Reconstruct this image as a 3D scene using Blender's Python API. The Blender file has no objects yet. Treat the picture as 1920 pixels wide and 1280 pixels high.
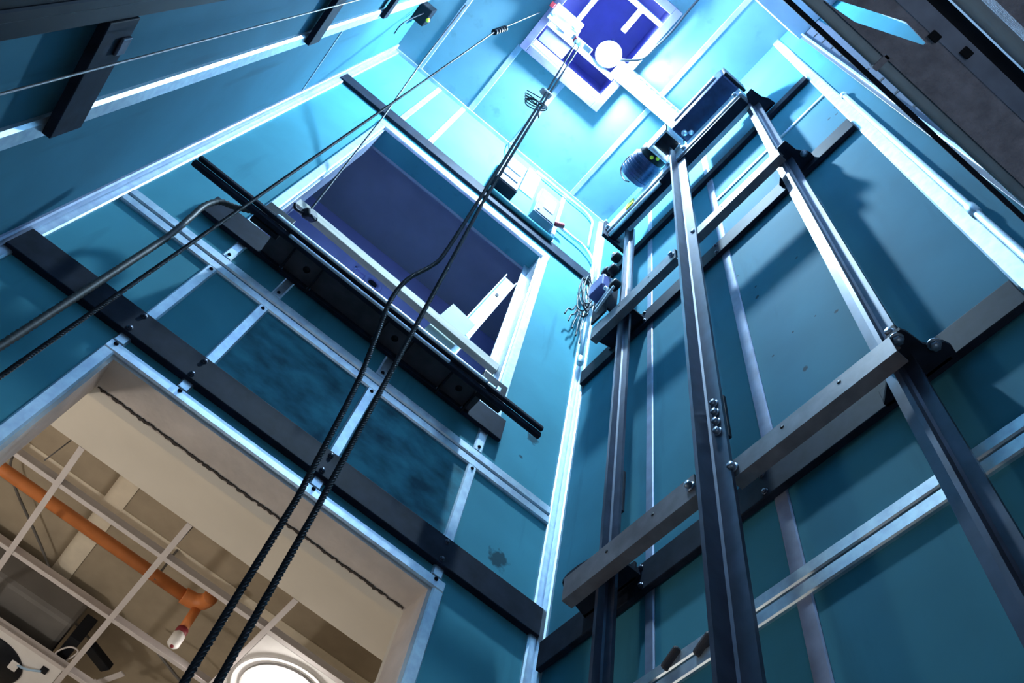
# Elevator hoistway seen from below.  World: x across the door wall, y towards the door wall, z up, metres.
# The camera stands at the origin, in the opening opposite the door wall.
import bpy, bmesh, math, random
from mathutils import Vector, Matrix
random.seed(7)
C = bpy.context.scene.collection
PI = math.pi

# ------------------------------------------------------------------ materials
def new_mat(name):
    m = bpy.data.materials.new(name); m.use_nodes = True
    nt = m.node_tree; b = nt.nodes['Principled BSDF']
    return m, nt, b
def setin(b, **k):
    for n, v in k.items():
        b.inputs[n.replace('_', ' ')].default_value = v
def rgba(c): return (c[0], c[1], c[2], 1)
def mixcol(nt, fac, a, b):
    n = nt.nodes.new('ShaderNodeMix'); n.data_type = 'RGBA'
    for s, v in ((0, fac), (6, a), (7, b)):
        if hasattr(v, 'is_linked') or hasattr(v, 'links'): nt.links.new(v, n.inputs[s])
        else: n.inputs[s].default_value = v
    return n.outputs[2]
def math_(nt, op, a, b=0.0, clamp=False):
    n = nt.nodes.new('ShaderNodeMath'); n.operation = op; n.use_clamp = clamp
    for i, v in enumerate((a, b)):
        if hasattr(v, 'links'): nt.links.new(v, n.inputs[i])
        else: n.inputs[i].default_value = v
    return n.outputs[0]
def noise(nt, scale, detail=3, vec=None, stretch=None):
    g = nt.nodes.new('ShaderNodeNewGeometry')
    src = g.outputs['Position']
    if stretch:
        mp = nt.nodes.new('ShaderNodeMapping'); mp.inputs['Scale'].default_value = stretch
        nt.links.new(src, mp.inputs['Vector']); src = mp.outputs['Vector']
    n = nt.nodes.new('ShaderNodeTexNoise'); n.inputs['Scale'].default_value = scale; n.inputs['Detail'].default_value = detail
    nt.links.new(src, n.inputs['Vector'])
    return n.outputs['Fac']
def ramp(nt, fac, p0, p1):
    n = nt.nodes.new('ShaderNodeMapRange'); n.inputs[1].default_value = p0; n.inputs[2].default_value = p1
    nt.links.new(fac, n.inputs[0]); return n.outputs[0]
def simple(name, col, rough=.5, metal=0.0, var=.15, nscale=9, bump=0.0, stretch=None, spec=.5):
    m, nt, b = new_mat(name)
    f = ramp(nt, noise(nt, nscale, 4, stretch=stretch), .3, .7)
    nt.links.new(mixcol(nt, f, rgba([c * (1 - var) for c in col]), rgba([min(1, c * (1 + var)) for c in col])), b.inputs['Base Color'])
    setin(b, Roughness=rough, Metallic=metal); b.inputs['Specular IOR Level'].default_value = spec
    if bump:
        bn = nt.nodes.new('ShaderNodeBump'); bn.inputs['Strength'].default_value = bump; bn.inputs['Distance'].default_value = .01
        nt.links.new(noise(nt, nscale * 6, 2), bn.inputs['Height']); nt.links.new(bn.outputs[0], b.inputs['Normal'])
    return m
def emit(name, col, strength):
    m, nt, b = new_mat(name)
    setin(b, Base_Color=rgba(col), Emission_Color=rgba(col), Emission_Strength=strength)
    return m
def board_mat(name, col, stains=(), spots=(), axis=0):
    """painted shaft board: faint smudges, scuffs running down, optional stained regions (x0,x1,z0,z1)"""
    m, nt, b = new_mat(name)
    f = ramp(nt, noise(nt, 2.3, 5), .3, .7)
    c = mixcol(nt, f, rgba([v * .86 for v in col]), rgba([v * 1.1 for v in col]))
    sc = ramp(nt, noise(nt, 1.0, 6, stretch=(9, 9, 1.3)), .60, .72)
    c = mixcol(nt, math_(nt, 'MULTIPLY', sc, .35), c, rgba([v * .45 for v in col]))
    if stains or spots:
        g = nt.nodes.new('ShaderNodeNewGeometry'); s = nt.nodes.new('ShaderNodeSeparateXYZ')
        nt.links.new(g.outputs['Position'], s.inputs[0])
        X, Z = s.outputs[axis], s.outputs[2]
    for (x0, x1, z0, z1) in stains:
        mx = math_(nt, 'SUBTRACT', 1, math_(nt, 'DIVIDE', math_(nt, 'ABSOLUTE', math_(nt, 'SUBTRACT', X, (x0 + x1) / 2)), (x1 - x0) / 2))
        mz = math_(nt, 'SUBTRACT', 1, math_(nt, 'DIVIDE', math_(nt, 'ABSOLUTE', math_(nt, 'SUBTRACT', Z, (z0 + z1) / 2)), (z1 - z0) / 2))
        k = math_(nt, 'MULTIPLY', math_(nt, 'MULTIPLY', mx, 5, True), math_(nt, 'MULTIPLY', mz, 4, True), True)
        n1 = ramp(nt, noise(nt, 6.5, 10, stretch=(1.0, 1, 1.6)), .36, .66)
        c = mixcol(nt, math_(nt, 'MULTIPLY', math_(nt, 'MULTIPLY', n1, k), .80), c, (.025, .045, .065, 1))
    for (x, z, r) in spots:
        d = math_(nt, 'ADD', math_(nt, 'POWER', math_(nt, 'SUBTRACT', X, x), 2), math_(nt, 'POWER', math_(nt, 'SUBTRACT', Z, z), 2))
        d = math_(nt, 'SQRT', d)
        d = math_(nt, 'ADD', d, math_(nt, 'MULTIPLY', math_(nt, 'SUBTRACT', noise(nt, 30, 4), .5), r * 2))
        k = ramp(nt, d, r, r * .6)
        c = mixcol(nt, math_(nt, 'MULTIPLY', k, .8, True), c, (.02, .04, .05, 1))
    nt.links.new(c, b.inputs['Base Color'])
    setin(b, Roughness=.75); b.inputs['Specular IOR Level'].default_value = .10
    return m

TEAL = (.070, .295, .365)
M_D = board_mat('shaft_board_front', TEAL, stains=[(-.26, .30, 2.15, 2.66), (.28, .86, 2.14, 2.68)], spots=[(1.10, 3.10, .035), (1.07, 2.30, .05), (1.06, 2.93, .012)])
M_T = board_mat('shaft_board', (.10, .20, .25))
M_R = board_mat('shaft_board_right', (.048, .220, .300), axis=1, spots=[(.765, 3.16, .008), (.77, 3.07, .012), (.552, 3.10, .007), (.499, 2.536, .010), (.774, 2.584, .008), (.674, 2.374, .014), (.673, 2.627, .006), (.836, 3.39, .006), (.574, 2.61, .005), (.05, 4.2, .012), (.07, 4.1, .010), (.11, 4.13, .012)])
M_L = board_mat('shaft_board_left', (.042, .160, .225))  # same teal board, darkened to carry the weaker light on this wall
M_GALV = simple('galvanised', (.74, .84, .96), .43, .92, .14, 30, stretch=(1, 1, 1))
M_GALVD = simple('galvanised_dull', (.30, .34, .46), .5, .4, .22, 12)
M_STEEL = simple('dark_primer_steel', (.012, .017, .030), .65, 0, .3, 18, spec=.12)
M_RAIL = simple('rail_steel', (.055, .068, .105), .36, .45, .25, 16)
M_BAR = simple('brown_primer_steel', (.16, .145, .155), .45, .35, .2, 20)
M_BLACK = simple('black_steel', (.008, .010, .015), .5, .1, .2, 20, spec=.2)
M_ROPE = simple('oily_wire_rope', (.035, .04, .05), .4, .5, .3, 60)
M_ROPEL = simple('bright_wire_rope', (.42, .42, .42), .4, .6, .2, 60)
M_FLEX = simple('brown_flex_cable', (.06, .055, .05), .5, .3, .3, 40)
M_WOOD = simple('pale_lumber', (.55, .50, .40), .7, 0, .15, 4, stretch=(1, 12, 12))
M_PLATE = simple('pale_board', (.50, .62, .60), .7, 0, .08, 6)
M_DRY = simple('lobby_drywall', (.66, .62, .55), .85, 0, .04, 3)
M_JAMB = simple('raw_jamb_board', (.60, .53, .48), .8, 0, .16, 7, .15)
M_DECK = simple('tan_deck', (.40, .335, .245), .9, 0, .12, 5)
M_TAPE = simple('joint_compound', (.80, .72, .58), .9, 0, .06, 12)
M_GRID = simple('white_grid', (.62, .58, .58), .5, 0, .03, 12)
M_WHITE = simple('white_enamel', (.82, .81, .81), .45, 0, .03, 12)
M_ORANGE = simple('orange_pipe', (.62, .20, .055), .5, 0, .12, 12)
M_RED = simple('dark_red', (.22, .02, .03), .5, 0, .1, 12)
M_REDB = simple('red_tag', (.55, .04, .06), .5, 0, .1, 12)
M_GREY = simple('grey_duct', (.16, .155, .15), .6, .1, .12, 6)
M_BLUEW = simple('pale_blue_wire', (.30, .45, .62), .5, 0, .1, 12)
M_PURPLE = simple('purple_wallboard', (.50, .50, .95), .75, 0, .06, 4)
M_SLATE = simple('slate_ceiling', (.34, .40, .50), .8, 0, .08, 5)
M_HATCH = simple('violet_blockwork', (.045, .045, .22), .7, 0, .15, 5)
M_BROWN = simple('fireproofed_concrete', (.36, .35, .42), .9, 0, .25, 24, .6)
M_BOX = simple('control_box_grey', (.13, .16, .21), .4, .3, .08, 10)
M_YEL = simple('yellow_label', (.85, .70, .02), .5, 0, .05, 12)
M_MOTOR = simple('motor_navy', (.03, .05, .12), .28, .5, .3, 20)
M_CABLE = simple('black_cable', (.01, .012, .02), .5, 0, .1, 12)
M_TEALTUBE = simple('teal_raceway', (.05, .22, .26), .45, .2, .1, 12)
M_HFRAME = simple('violet_angle_steel', (.06, .065, .13), .5, .3, .2, 14)
M_TRACK = simple('slate_track', (.07, .085, .13), .5, .2, .15, 14)
M_PIPE = simple('pale_blue_pipe', (.52, .62, .70), .4, .1, .1, 10)
M_BOLT = simple('zinc_bolt', (.30, .37, .46), .42, .7, .15, 20)
M_SILL = simple('sill_brown_steel', (.055, .045, .05), .5, .1, .3, 14)
M_EDGE = simple('torn_edge_dirt', (.05, .04, .035), .9, 0, .3, 30)
M_FLOOR = simple('pit_concrete', (.20, .20, .20), .9, 0, .15, 4)
M_LFLOOR = simple('lobby_floor', (.50, .46, .40), .7, 0, .1, 4)
M_BULB = emit('lamp_glass', (.54, .79, 1.0), 1.0)
M_DOWN = emit('downlight_lens', (1.0, .93, .86), 1.0)

# ------------------------------------------------------------------ mesh helpers
class B:
    def __init__(s): s.bm = bmesh.new()
    def box(s, x0, x1, y0, y1, z0, z1, bev=0.0):
        r = bmesh.ops.create_cube(s.bm, size=1)
        M = Matrix.Translation(((x0 + x1) / 2, (y0 + y1) / 2, (z0 + z1) / 2)) @ Matrix.Diagonal((abs(x1 - x0), abs(y1 - y0), abs(z1 - z0), 1))
        bmesh.ops.transform(s.bm, matrix=M, verts=r['verts'])
        if bev:
            es = list({e for v in r['verts'] for e in v.link_edges})
            bmesh.ops.bevel(s.bm, geom=es, offset=bev, segments=2, affect='EDGES', profile=.5)
        return s
    def prism(s, pts, axis, a0, a1):
        """extrude a 2D outline along axis; pts are the two other coordinates in x,y,z order"""
        def P(p, a):
            return {'x': (a, p[0], p[1]), 'y': (p[0], a, p[1]), 'z': (p[0], p[1], a)}[axis]
        v0 = [s.bm.verts.new(P(p, a0)) for p in pts]; v1 = [s.bm.verts.new(P(p, a1)) for p in pts]
        n = len(pts)
        f = [s.bm.faces.new(v0), s.bm.faces.new(v1[::-1])]
        for i in range(n): f.append(s.bm.faces.new((v0[i], v1[i], v1[(i + 1) % n], v0[(i + 1) % n])))
        bmesh.ops.recalc_face_normals(s.bm, faces=f)
        return s
    def beam(s, p, q, w, h, up=(0, 0, 1), bev=0.0):
        """rectangular bar between two points: w across, h along up"""
        p, q = Vector(p), Vector(q); d = (q - p); L = d.length; d.normalize()
        u = Vector(up); u = (u - d * u.dot(d)).normalized(); r = d.cross(u)
        g = bmesh.ops.create_cube(s.bm, size=1)
        M = Matrix((( d.x * L, r.x * w, u.x * h, (p.x + q.x) / 2), (d.y * L, r.y * w, u.y * h, (p.y + q.y) / 2), (d.z * L, r.z * w, u.z * h, (p.z + q.z) / 2), (0, 0, 0, 1)))
        bmesh.ops.transform(s.bm, matrix=M, verts=g['verts'])
        bmesh.ops.recalc_face_normals(s.bm, faces=list({f for v in g['verts'] for f in v.link_faces}))
        if bev: bmesh.ops.bevel(s.bm, geom=list({e for v in g['verts'] for e in v.link_edges}), offset=bev, segments=2, affect='EDGES', profile=.5)
        return s
    def tube(s, pts, r, seg=10, ridges=0.0, closed=False):
        """round tube along points; ridges = relative radius wobble (corrugation)"""
        pts = [Vector(p) for p in pts]; n = len(pts); rings = []; prev = None
        for i, p in enumerate(pts):
            a = pts[(i - 1) % n] if (i > 0 or closed) else p; b = pts[(i + 1) % n] if (i < n - 1 or closed) else p
            d = (b - a).normalized()
            if prev is None:
                prev = d.orthogonal().normalized()
            prev = (prev - d * prev.dot(d)).normalized(); o = d.cross(prev)
            rr = (r[i] if isinstance(r, (list, tuple)) else r) * (1 + (ridges if i % 2 else -ridges))
            rings.append([s.bm.verts.new(p + (prev * math.cos(2 * PI * k / seg) + o * math.sin(2 * PI * k / seg)) * rr) for k in range(seg)])
        fs = []
        for i in range(n if closed else n - 1):
            A, Bq = rings[i], rings[(i + 1) % n]
            for k in range(seg): fs.append(s.bm.faces.new((A[k], A[(k + 1) % seg], Bq[(k + 1) % seg], Bq[k])))
        if not closed: fs += [s.bm.faces.new(rings[0][::-1]), s.bm.faces.new(rings[-1])]
        for f in fs: f.smooth = True
        bmesh.ops.recalc_face_normals(s.bm, faces=fs)
        return s
    def cyl(s, p, q, r, seg=16, bev=0):
        p, q = Vector(p), Vector(q); d = (q - p).normalized()
        if bev:
            s.tube([p, p + d * .0001, p + d * bev, q - d * bev, q - d * .0001, q], [r - bev, r - bev, r, r, r - bev, r - bev], seg)
        else: s.tube([p, q], r, seg)
        return s
    def bolt(s, p, d, r=.012, h=.012):
        p = Vector(p); d = Vector(d).normalized()
        s.tube([p, p + d * h * .25], r * 1.35, 12); s.tube([p + d * h * .25, p + d * h], r, 6)
        return s
    def sphere(s, c, r, seg=24, sc=(1, 1, 1)):
        g = bmesh.ops.create_uvsphere(s.bm, u_segments=seg, v_segments=seg // 2, radius=r)
        bmesh.ops.transform(s.bm, matrix=Matrix.Translation(c) @ Matrix.Diagonal((*sc, 1)), verts=g['verts'])
        for f in {f for v in g['verts'] for f in v.link_faces}: f.smooth = True
        return s
    def rope(s, pts, r, pitch=.05, strands=6, seg=6):
        """stranded wire rope along a smooth path"""
        pts = [Vector(p) for p in pts]
        dist = [0]
        for a, b in zip(pts, pts[1:]): dist.append(dist[-1] + (b - a).length)
        L = dist[-1]; N = max(8, int(L / (pitch / 7)))
        P = []
        for i in range(N + 1):
            t = L * i / N; k = 0
            while k < len(dist) - 2 and dist[k + 1] < t: k += 1
            P.append(pts[k].lerp(pts[k + 1], (t - dist[k]) / max(1e-9, dist[k + 1] - dist[k])))
        D = [(P[min(i + 1, N)] - P[max(i - 1, 0)]).normalized() for i in range(N + 1)]
        prev = D[0].orthogonal().normalized(); F = []
        for d in D:
            prev = (prev - d * prev.dot(d)).normalized(); F.append((prev.copy(), d.cross(prev)))
        M = strands * 3; rings = []
        for i in range(N + 1):
            tw = 2 * PI * (L * i / N) / pitch; ring = []
            for k in range(M):
                a = 2 * PI * k / M + tw / 1.0
                rr = r * (1.0 - (.26 if k % 3 == 0 else 0))
                ring.append(s.bm.verts.new(P[i] + (F[i][0] * math.cos(a) + F[i][1] * math.sin(a)) * rr))
            rings.append(ring)
        for A, Bq in zip(rings, rings[1:]):
            for k in range(M):
                f = s.bm.faces.new((A[k], A[(k + 1) % M], Bq[(k + 1) % M], Bq[k])); f.smooth = True
        s.bm.faces.new(rings[0][::-1]); s.bm.faces.new(rings[-1])
        return s

def smooth(pts, n=8):
    """Catmull-Rom through the points"""
    pts = [Vector(p) for p in pts]; Q = [pts[0]] + pts + [pts[-1]]; out = []
    for i in range(1, len(Q) - 2):
        p0, p1, p2, p3 = Q[i - 1:i + 3]
        for k in range(n):
            t = k / n
            out.append(.5 * ((2 * p1) + (p2 - p0) * t + (2 * p0 - 5 * p1 + 4 * p2 - p3) * t * t + (3 * p1 - p0 - 3 * p2 + p3) * t ** 3))
    return out + [pts[-1]]

def obj(name, b, mat, parent=None):
    me = bpy.data.meshes.new(name); b.bm.to_mesh(me); b.bm.free()
    o = bpy.data.objects.new(name, me); C.objects.link(o); me.materials.append(mat)
    if parent: o.parent = parent; o.matrix_parent_inverse = Matrix.Translation(-Vector(parent.location))
    return o
def tag(o, label, cat, group=None):
    o['label'] = label; o['category'] = cat
    if group: o['group'] = group
    return o
def thing(name, label, cat, loc=(0, 0, 0), group=None):
    o = bpy.data.objects.new(name, None); C.objects.link(o); o.location = loc; o.empty_display_size = .05
    return tag(o, label, cat, group)
def struct(name, b, mat, parent=None):
    o = obj(name, b, mat, parent)
    if not parent: o['kind'] = 'structure'
    return o

XL, XR, YD, ZC = -.96, 1.30, 2.0, 6.40
ZP = -1.6          # pit floor
YB = -.45          # back wall plane

# ------------------------------------------------------------------ setting: the shaft
b = B()
LX0, LX1, LZ = -.455, .845, 1.985          # lower door opening
UX0, UX1, UZ0, UZ1 = -.50, .852, 2.95, 4.93  # upper door opening
for (x0, x1, z0, z1) in ((XL - .2, LX0, ZP, LZ), (LX1, XR + .2, ZP, LZ), (LX0, LX1, ZP, -.42), (XL - .2, XR + .2, LZ, UZ0),
                         (XL - .2, UX0, UZ0, UZ1), (UX1, XR + .2, UZ0, UZ1), (XL - .2, XR + .2, UZ1, ZC + .3)):
    b.box(x0, x1, YD, YD + .14, z0, z1)
struct('wall_front', b, M_D)
struct('wall_right', B().box(XR, XR + .1, YB - .1, YD, ZP, ZC + .3), M_R)
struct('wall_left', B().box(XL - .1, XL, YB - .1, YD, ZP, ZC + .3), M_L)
b = B(); b.box(XL, XR, YB - .1, YB, 2.12, ZC + .3)
struct('wall_back', b, M_SLATE)
HX0, HX1, HY0, HY1 = -.14, .57, .36, 1.25   # hatch in the ceiling
b = B()
for (x0, x1, y0, y1) in ((XL, HX0, YB, YD), (HX1, XR, YB, YD), (HX0, HX1, YB, HY0), (HX0, HX1, HY1, YD)): b.box(x0, x1, y0, y1, ZC, ZC + .08)
struct('ceiling', b, M_T)
struct('floor', B().box(XL - .1, XR + .1, YB - .1, YD, ZP - .1, ZP), M_FLOOR)
# machine space above the hatch
b = B()
b.box(HX0 - .04, HX0, HY0 - .04, HY1 + .04, ZC + .08, ZC + .75); b.box(HX1, HX1 + .04, HY0 - .04, HY1 + .04, ZC + .08, ZC + .75)
b.box(HX0, HX1, HY0 - .04, HY0, ZC + .08, ZC + .75); b.box(HX0, HX1, HY1, HY1 + .04, ZC + .08, ZC + .75)
b.box(HX0, HX1, HY0, HY1, ZC + .72, ZC + .75)
struct('wall_hatch', b, M_HATCH)

# door opening returns (raw board edges)
b = B(); b.box(LX0, LX1, YD - .002, YD + .145, LZ - .012, LZ + .004)
struct('trim_1', b, M_JAMB)
b = B(); b.box(LX0 - .004, LX0 + .012, YD - .002, YD + .145, -.42, LZ - .012)
struct('trim_2', b, M_JAMB)
b = B(); b.box(LX1 - .012, LX1 + .004, YD - .002, YD + .145, -.42, LZ - .012)
struct('trim_3', b, M_JAMB)

b = B(); n = 150
top = [(LX0 + .02 + (LX1 - LX0 - .04) * i / n, YD + .130 + random.uniform(-.003, .003)) for i in range(n + 1)]
bot = [(x, y + .004 + random.uniform(0, .008)) for x, y in top]
for i in range(n): b.prism([top[i], top[i + 1], bot[i + 1], bot[i]], 'z', LZ - .0155, LZ - .0125)
struct('trim_4', b, M_EDGE)

# ------------------------------------------------------------------ setting: lobby behind the lower opening
GZ = 2.70
b = B(); b.box(-2.6, 3.2, YD + .141, YD + .20, LZ, 2.72); b.box(-2.6, LX0, YD + .141, YD + .20, -.42, LZ); b.box(LX1, 3.2, YD + .141, YD + .20, -.42, LZ)
struct('wall_lobby_front', b, M_DRY)
struct('floor_lobby', B().box(-2.7, 3.3, YD + .141, 7.6, -.52, -.42), M_LFLOOR)
struct('wall_lobby_left', B().box(-2.7, -2.6, YD + .2, 7.6, -.42, 3.2), M_DRY)
struct('wall_lobby_right', B().box(3.2, 3.3, YD + .2, 7.6, -.42, 3.2), M_DRY)
struct('wall_lobby_back', B().box(-2.6, 3.2, 7.5, 7.6, -.42, 3.2), M_DRY)
struct('ceiling_lobby_soffit', B().box(-2.6, 3.2, YD + .2, 3.285, GZ, GZ + .02).box(-2.6, 3.2, 3.27, 3.285, GZ + .02, 3.1), M_DRY)
struct('ceiling_lobby_deck', B().box(-2.6, 3.2, 3.1, 7.5, 3.10, 3.2), M_DECK)

# upper landing
b = B(); b.box(-1.2, 1.7, 2.93, 3.05, 2.93, 5.6)
b.box(-1.2, 1.7, 2.912, 2.93, 4.98, 5.03)
struct('wall_landing_back', b, M_PURPLE)
struct('ceiling_landing', B().box(-1.2, 1.7, YD + .141, 3.05, 5.3, 5.4), M_SLATE)
struct('wall_landing_left', B().box(-1.2, -1.1, YD + .141, 2.93, 2.93, 5.3), M_SLATE)
struct('wall_landing_right', B().box(1.6, 1.7, YD + .141, 2.93, 2.93, 5.3), M_SLATE)
struct('floor_landing', B().box(-1.2, 1.7, YD + .141, 3.05, 2.80, 2.93).box(UX0, UX1, YD + .01, YD + .142, 2.8, UZ0), M_FLOOR)
struct('wall_landing_front', B().box(-1.2, 1.7, YD + .141, YD + .16, UZ1, 5.3), M_SLATE)

# ------------------------------------------------------------------ galvanised studs and tracks on the door wall
def stud_x(x0, x1, z0, z1, y=YD, t=.014, c=.006):      # horizontal track on the door wall
    b = B(); b.prism([(y + .001, z0), (y - t + c, z0), (y - t, z0 + c), (y - t, z1 - c), (y - t + c, z1), (y + .001, z1)], 'x', x0, x1)
    return b
def stud_z(x0, x1, z0, z1, y=YD, t=.014, c=.006):      # vertical stud on the door wall
    b = B(); b.prism([(x0, y + .001), (x0, y - t + c), (x0 + c, y - t), (x1 - c, y - t), (x1, y - t + c), (x1, y + .001)], 'z', z0, z1)
    return b
def stud(b, label, mat=None, screws=(), group=None):
    o = tag(obj('metal_stud', b, mat or M_GALV), label, 'metal stud', group)
    for p, d in screws:
        s = B(); s.bolt(p, d, .006, .006); obj('screw', s, M_STEEL, o)
    return o
sd = (0, -1, 0)
XS = [(-.497, -.452), (-.247, -.202), (.296, .343), (.822, .868)]
nm = ['leftmost of the four', 'second from left of the four', 'third from left, beside the dark hanging ropes', 'rightmost of the four']
for (x0, x1), n in zip(XS, nm):
    stud(stud_z(x0, x1, 2.195, 2.644), 'upright stud between dark header and double track, ' + n, screws=[(((x0 + x1) / 2, YD - .014, 2.628), sd)])
nm = ['leftmost of four', 'second of four from left', 'third of four from left', 'rightmost of four']
for (x0, x1), n in zip(XS, nm):
    stud(stud_z(x0, x1, 2.752, 2.93), 'short galvanised stub between double track and landing sill, ' + n, screws=[(((x0 + x1) / 2, YD - .014, 2.775), sd)])
nm = ['at opening top left corner', 'second from left', 'under the dark hanging ropes', 'at opening top right corner']
for (x0, x1), n in zip(XS, nm):
    stud(stud_z(x0, x1, 2.036, 2.085), 'tiny galvanised stub between lower opening track and dark header, ' + n, screws=[(((x0 + x1) / 2, YD - .014, 2.02), sd)])
stud(stud_x(XL + .05, XR - .045, 2.642, 2.690), 'lower bright track of the horizontal pair across the door wall')
stud(stud_x(XL + .05, XR - .045, 2.699, 2.750), 'upper bright track of the horizontal pair across the door wall')
stud(stud_x(LX0 - .04, LX1 + .04, 1.986, 2.034), 'bright blue-lit track along the top of the lower opening')
stud(stud_z(LX0 - .045, LX0, -.4, 1.985), 'galvanised stud down the left edge of the lower opening')
stud(stud_z(LX1, LX1 + .045, -.4, 1.985), 'galvanised stud down the right edge of the lower opening')
# corner studs
for nm_, z0, z1 in (('above the dark header', 2.20, ZC - .01), ('below the dark header', ZP, 2.075)):
    stud(stud_z(XL, XL + .047, z0, z1, t=.016), 'left corner stud on the door wall, ' + nm_)
    stud(stud_z(XR - .047, XR, z0, z1, t=.016), 'right corner stud on the door wall, ' + nm_)
def rstud(y0, y1, z0, z1, t=.014, c=.006):             # vertical stud on the right wall
    b = B(); b.prism([(XR + .001, y0), (XR - t + c, y0), (XR - t, y0 + c), (XR - t, y1 - c), (XR - t + c, y1), (XR + .001, y1)], 'z', z0, z1); return b
def lstud(y0, y1, z0, z1, t=.014, c=.006):
    b = B(); b.prism([(XL + .0002, y0), (XL + t - c, y0), (XL + t, y0 + c), (XL + t, y1 - c), (XL + t - c, y1), (XL + .0002, y1)], 'z', z0, z1); return b
stud(rstud(YD - .062, YD - .016, ZP, ZC), 'right wall stud in the corner beside the door wall')
stud(lstud(YD - .062, YD - .016, ZP, ZC), 'left wall stud in the corner beside the door wall', M_GALVD)
stud(lstud(1.40, 1.475, ZP, ZC, t=.022, c=.010), 'bright upright stud midway along the left wall')
stud(rstud(.845, .895, ZP, ZC, t=.006, c=.004), 'flat upright joint strip on right wall behind the widest guide rail', M_GALVD)
stud(rstud(1.39, 1.43, ZP, ZC, t=.006, c=.004), 'flat upright joint strip on right wall behind the narrowest guide rail', M_GALVD)
stud(rstud(-.005, .05, ZP, ZC, t=.012), 'bright upright corner strip at far right edge of the right wall')
# upper opening frame
stud(stud_z(UX0 - .05, UX0, 2.95, UZ1, t=.02), 'galvanised stud up the left side of the upper opening')
stud(stud_z(UX1, UX1 + .05, 2.95, UZ1, t=.02), 'galvanised stud up the right side of the upper opening')
stud(stud_x(UX0 - .05, UX1 + .05, UZ1, UZ1 + .085, t=.02), 'bright galvanised track over the upper opening')
stud(stud_z(-.50, -.455, 5.25, ZC - .01, t=.006, c=.004), 'upright joint strip above left end of the upper opening', M_GALVD)
stud(stud_z(-.25, -.205, 5.25, ZC - .01, t=.006, c=.004), 'second upright joint strip above the upper opening, right of first', M_GALVD)
stud(stud_z(.86, .90, 5.25, ZC - .01, t=.006, c=.004), 'upright joint strip beside the grey boxes under the ceiling', M_GALVD)
# right wall horizontal tracks and joint
def rtrack(y0, y1, z0, z1, t=.012, c=.004):
    b = B(); b.prism([(XR + .001, z0), (XR - t + c, z0), (XR - t, z0 + c), (XR - t, z1 - c), (XR - t + c, z1), (XR + .001, z1)], 'y', y0, y1); return b
stud(rtrack(.05, YD - .065, 1.578, 1.618), 'upper bright track of the low horizontal pair on the right wall')
stud(rtrack(.05, YD - .065, 1.528, 1.570), 'lower bright track of the low horizontal pair on the right wall')
stud(rtrack(.05, .845, 4.465, 4.50, .008), 'thin bright horizontal track high on the right wall')
# ceiling strips
def cstrip(x0, x1, y0, y1): return B().prism([(x0, ZC + .001), (x0, ZC - .003), (x0 + .004, ZC - .007), (x1 - .004, ZC - .007), (x1, ZC - .003), (x1, ZC + .001)], 'y', y0, y1)
stud(cstrip(-.205, -.155, HY1 + .05, YD), 'flat strip across the ceiling from hatch left corner to door wall', M_GALVD)
stud(cstrip(.245, .29, HY1 + .05, YD), 'flat strip across the ceiling from hatch middle to door wall', M_GALVD)
stud(cstrip(.90, .945, -.30, YD), 'flat strip across the ceiling, long one right of the hatch', M_GALVD)
stud(cstrip(-.73, -.69, -.30, YD), 'flat strip across the ceiling near the left wall', M_GALVD)
stud(B().box(XL, XR, YD - .03, YD, ZC - .02, ZC), 'dark track in the corner between ceiling and door wall', M_GALVD)

# ------------------------------------------------------------------ dark steel bands
def band(b, label, bolts=()):
    o = tag(obj('steel_band', b, M_STEEL), label, 'steel band')
    for p, d in bolts:
        s = B(); s.bolt(p, d, .008, .008); obj('bolt', s, M_RAIL, o)
    return o
bl = []
for (x0, x1) in XS: bl += [(((x0 + x1) / 2 - .01, YD - .03, 2.178), sd), (((x0 + x1) / 2 - .01, YD - .03, 2.095), sd)]
band(B().box(XL, XR, YD - .03, YD, 2.075, 2.20, .003), 'dark steel header band across the door wall above the lower opening', bl)
band(B().box(XL, XR, YD - .025, YD, 5.10, 5.235, .003), 'bluish steel band across the door wall above the upper opening')
rd = (-1, 0, 0)
band(B().box(XR - .03, XR - .0075, .05, YD - .062, 1.905, 2.02, .003), 'lowest dark steel band along the right wall', [((XR - .03, y, z), rd) for y in (.9, 1.42) for z in (1.925, 2.0)])
band(B().box(XR - .03, XR - .0075, .05, YD - .062, 3.715, 3.85, .003), 'middle dark steel band along the right wall', [((XR - .03, y, z), rd) for y in (.9, 1.42) for z in (3.74, 3.825)])
band(B().box(XR - .03, XR - .0075, .05, YD - .062, 4.90, 4.99, .003), 'topmost dark steel band along the right wall')
for z0, z1, n in ((1.935, 2.070, 'lowest'), (3.775, 3.91, 'middle'), (4.97, 5.06, 'topmost')):
    o = band(B().box(XL + .0222, XL + .05, 1.041, 1.446, z0, z1, .003), n + ' short dark steel bar on the left wall, from post to bright stud')
    if n == 'lowest':
        s = B(); s.box(XL + .05, XL + .06, 1.10, 1.16, z0 + .085, z0 + .13, .004); obj('clip', s, M_RAIL, o)

for y, z, n in ((1.19, 1.575, 'right one'), (1.31, 1.60, 'left one')):
    tag(obj('spring_clip', B().beam((XR - .016, y - .03, z + .02), (XR - .016, y + .03, z - .015), .02, .026, up=(1, 0, 0), bev=.007), M_SILL), 'small dark clip on the low track at bottom, ' + n, 'clip')
stud(B().box(XL, XL + .004, 1.478, 1.935, 4.425, 4.440), 'thin board joint strip across the left wall near the upper opening', M_GALVD)
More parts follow.
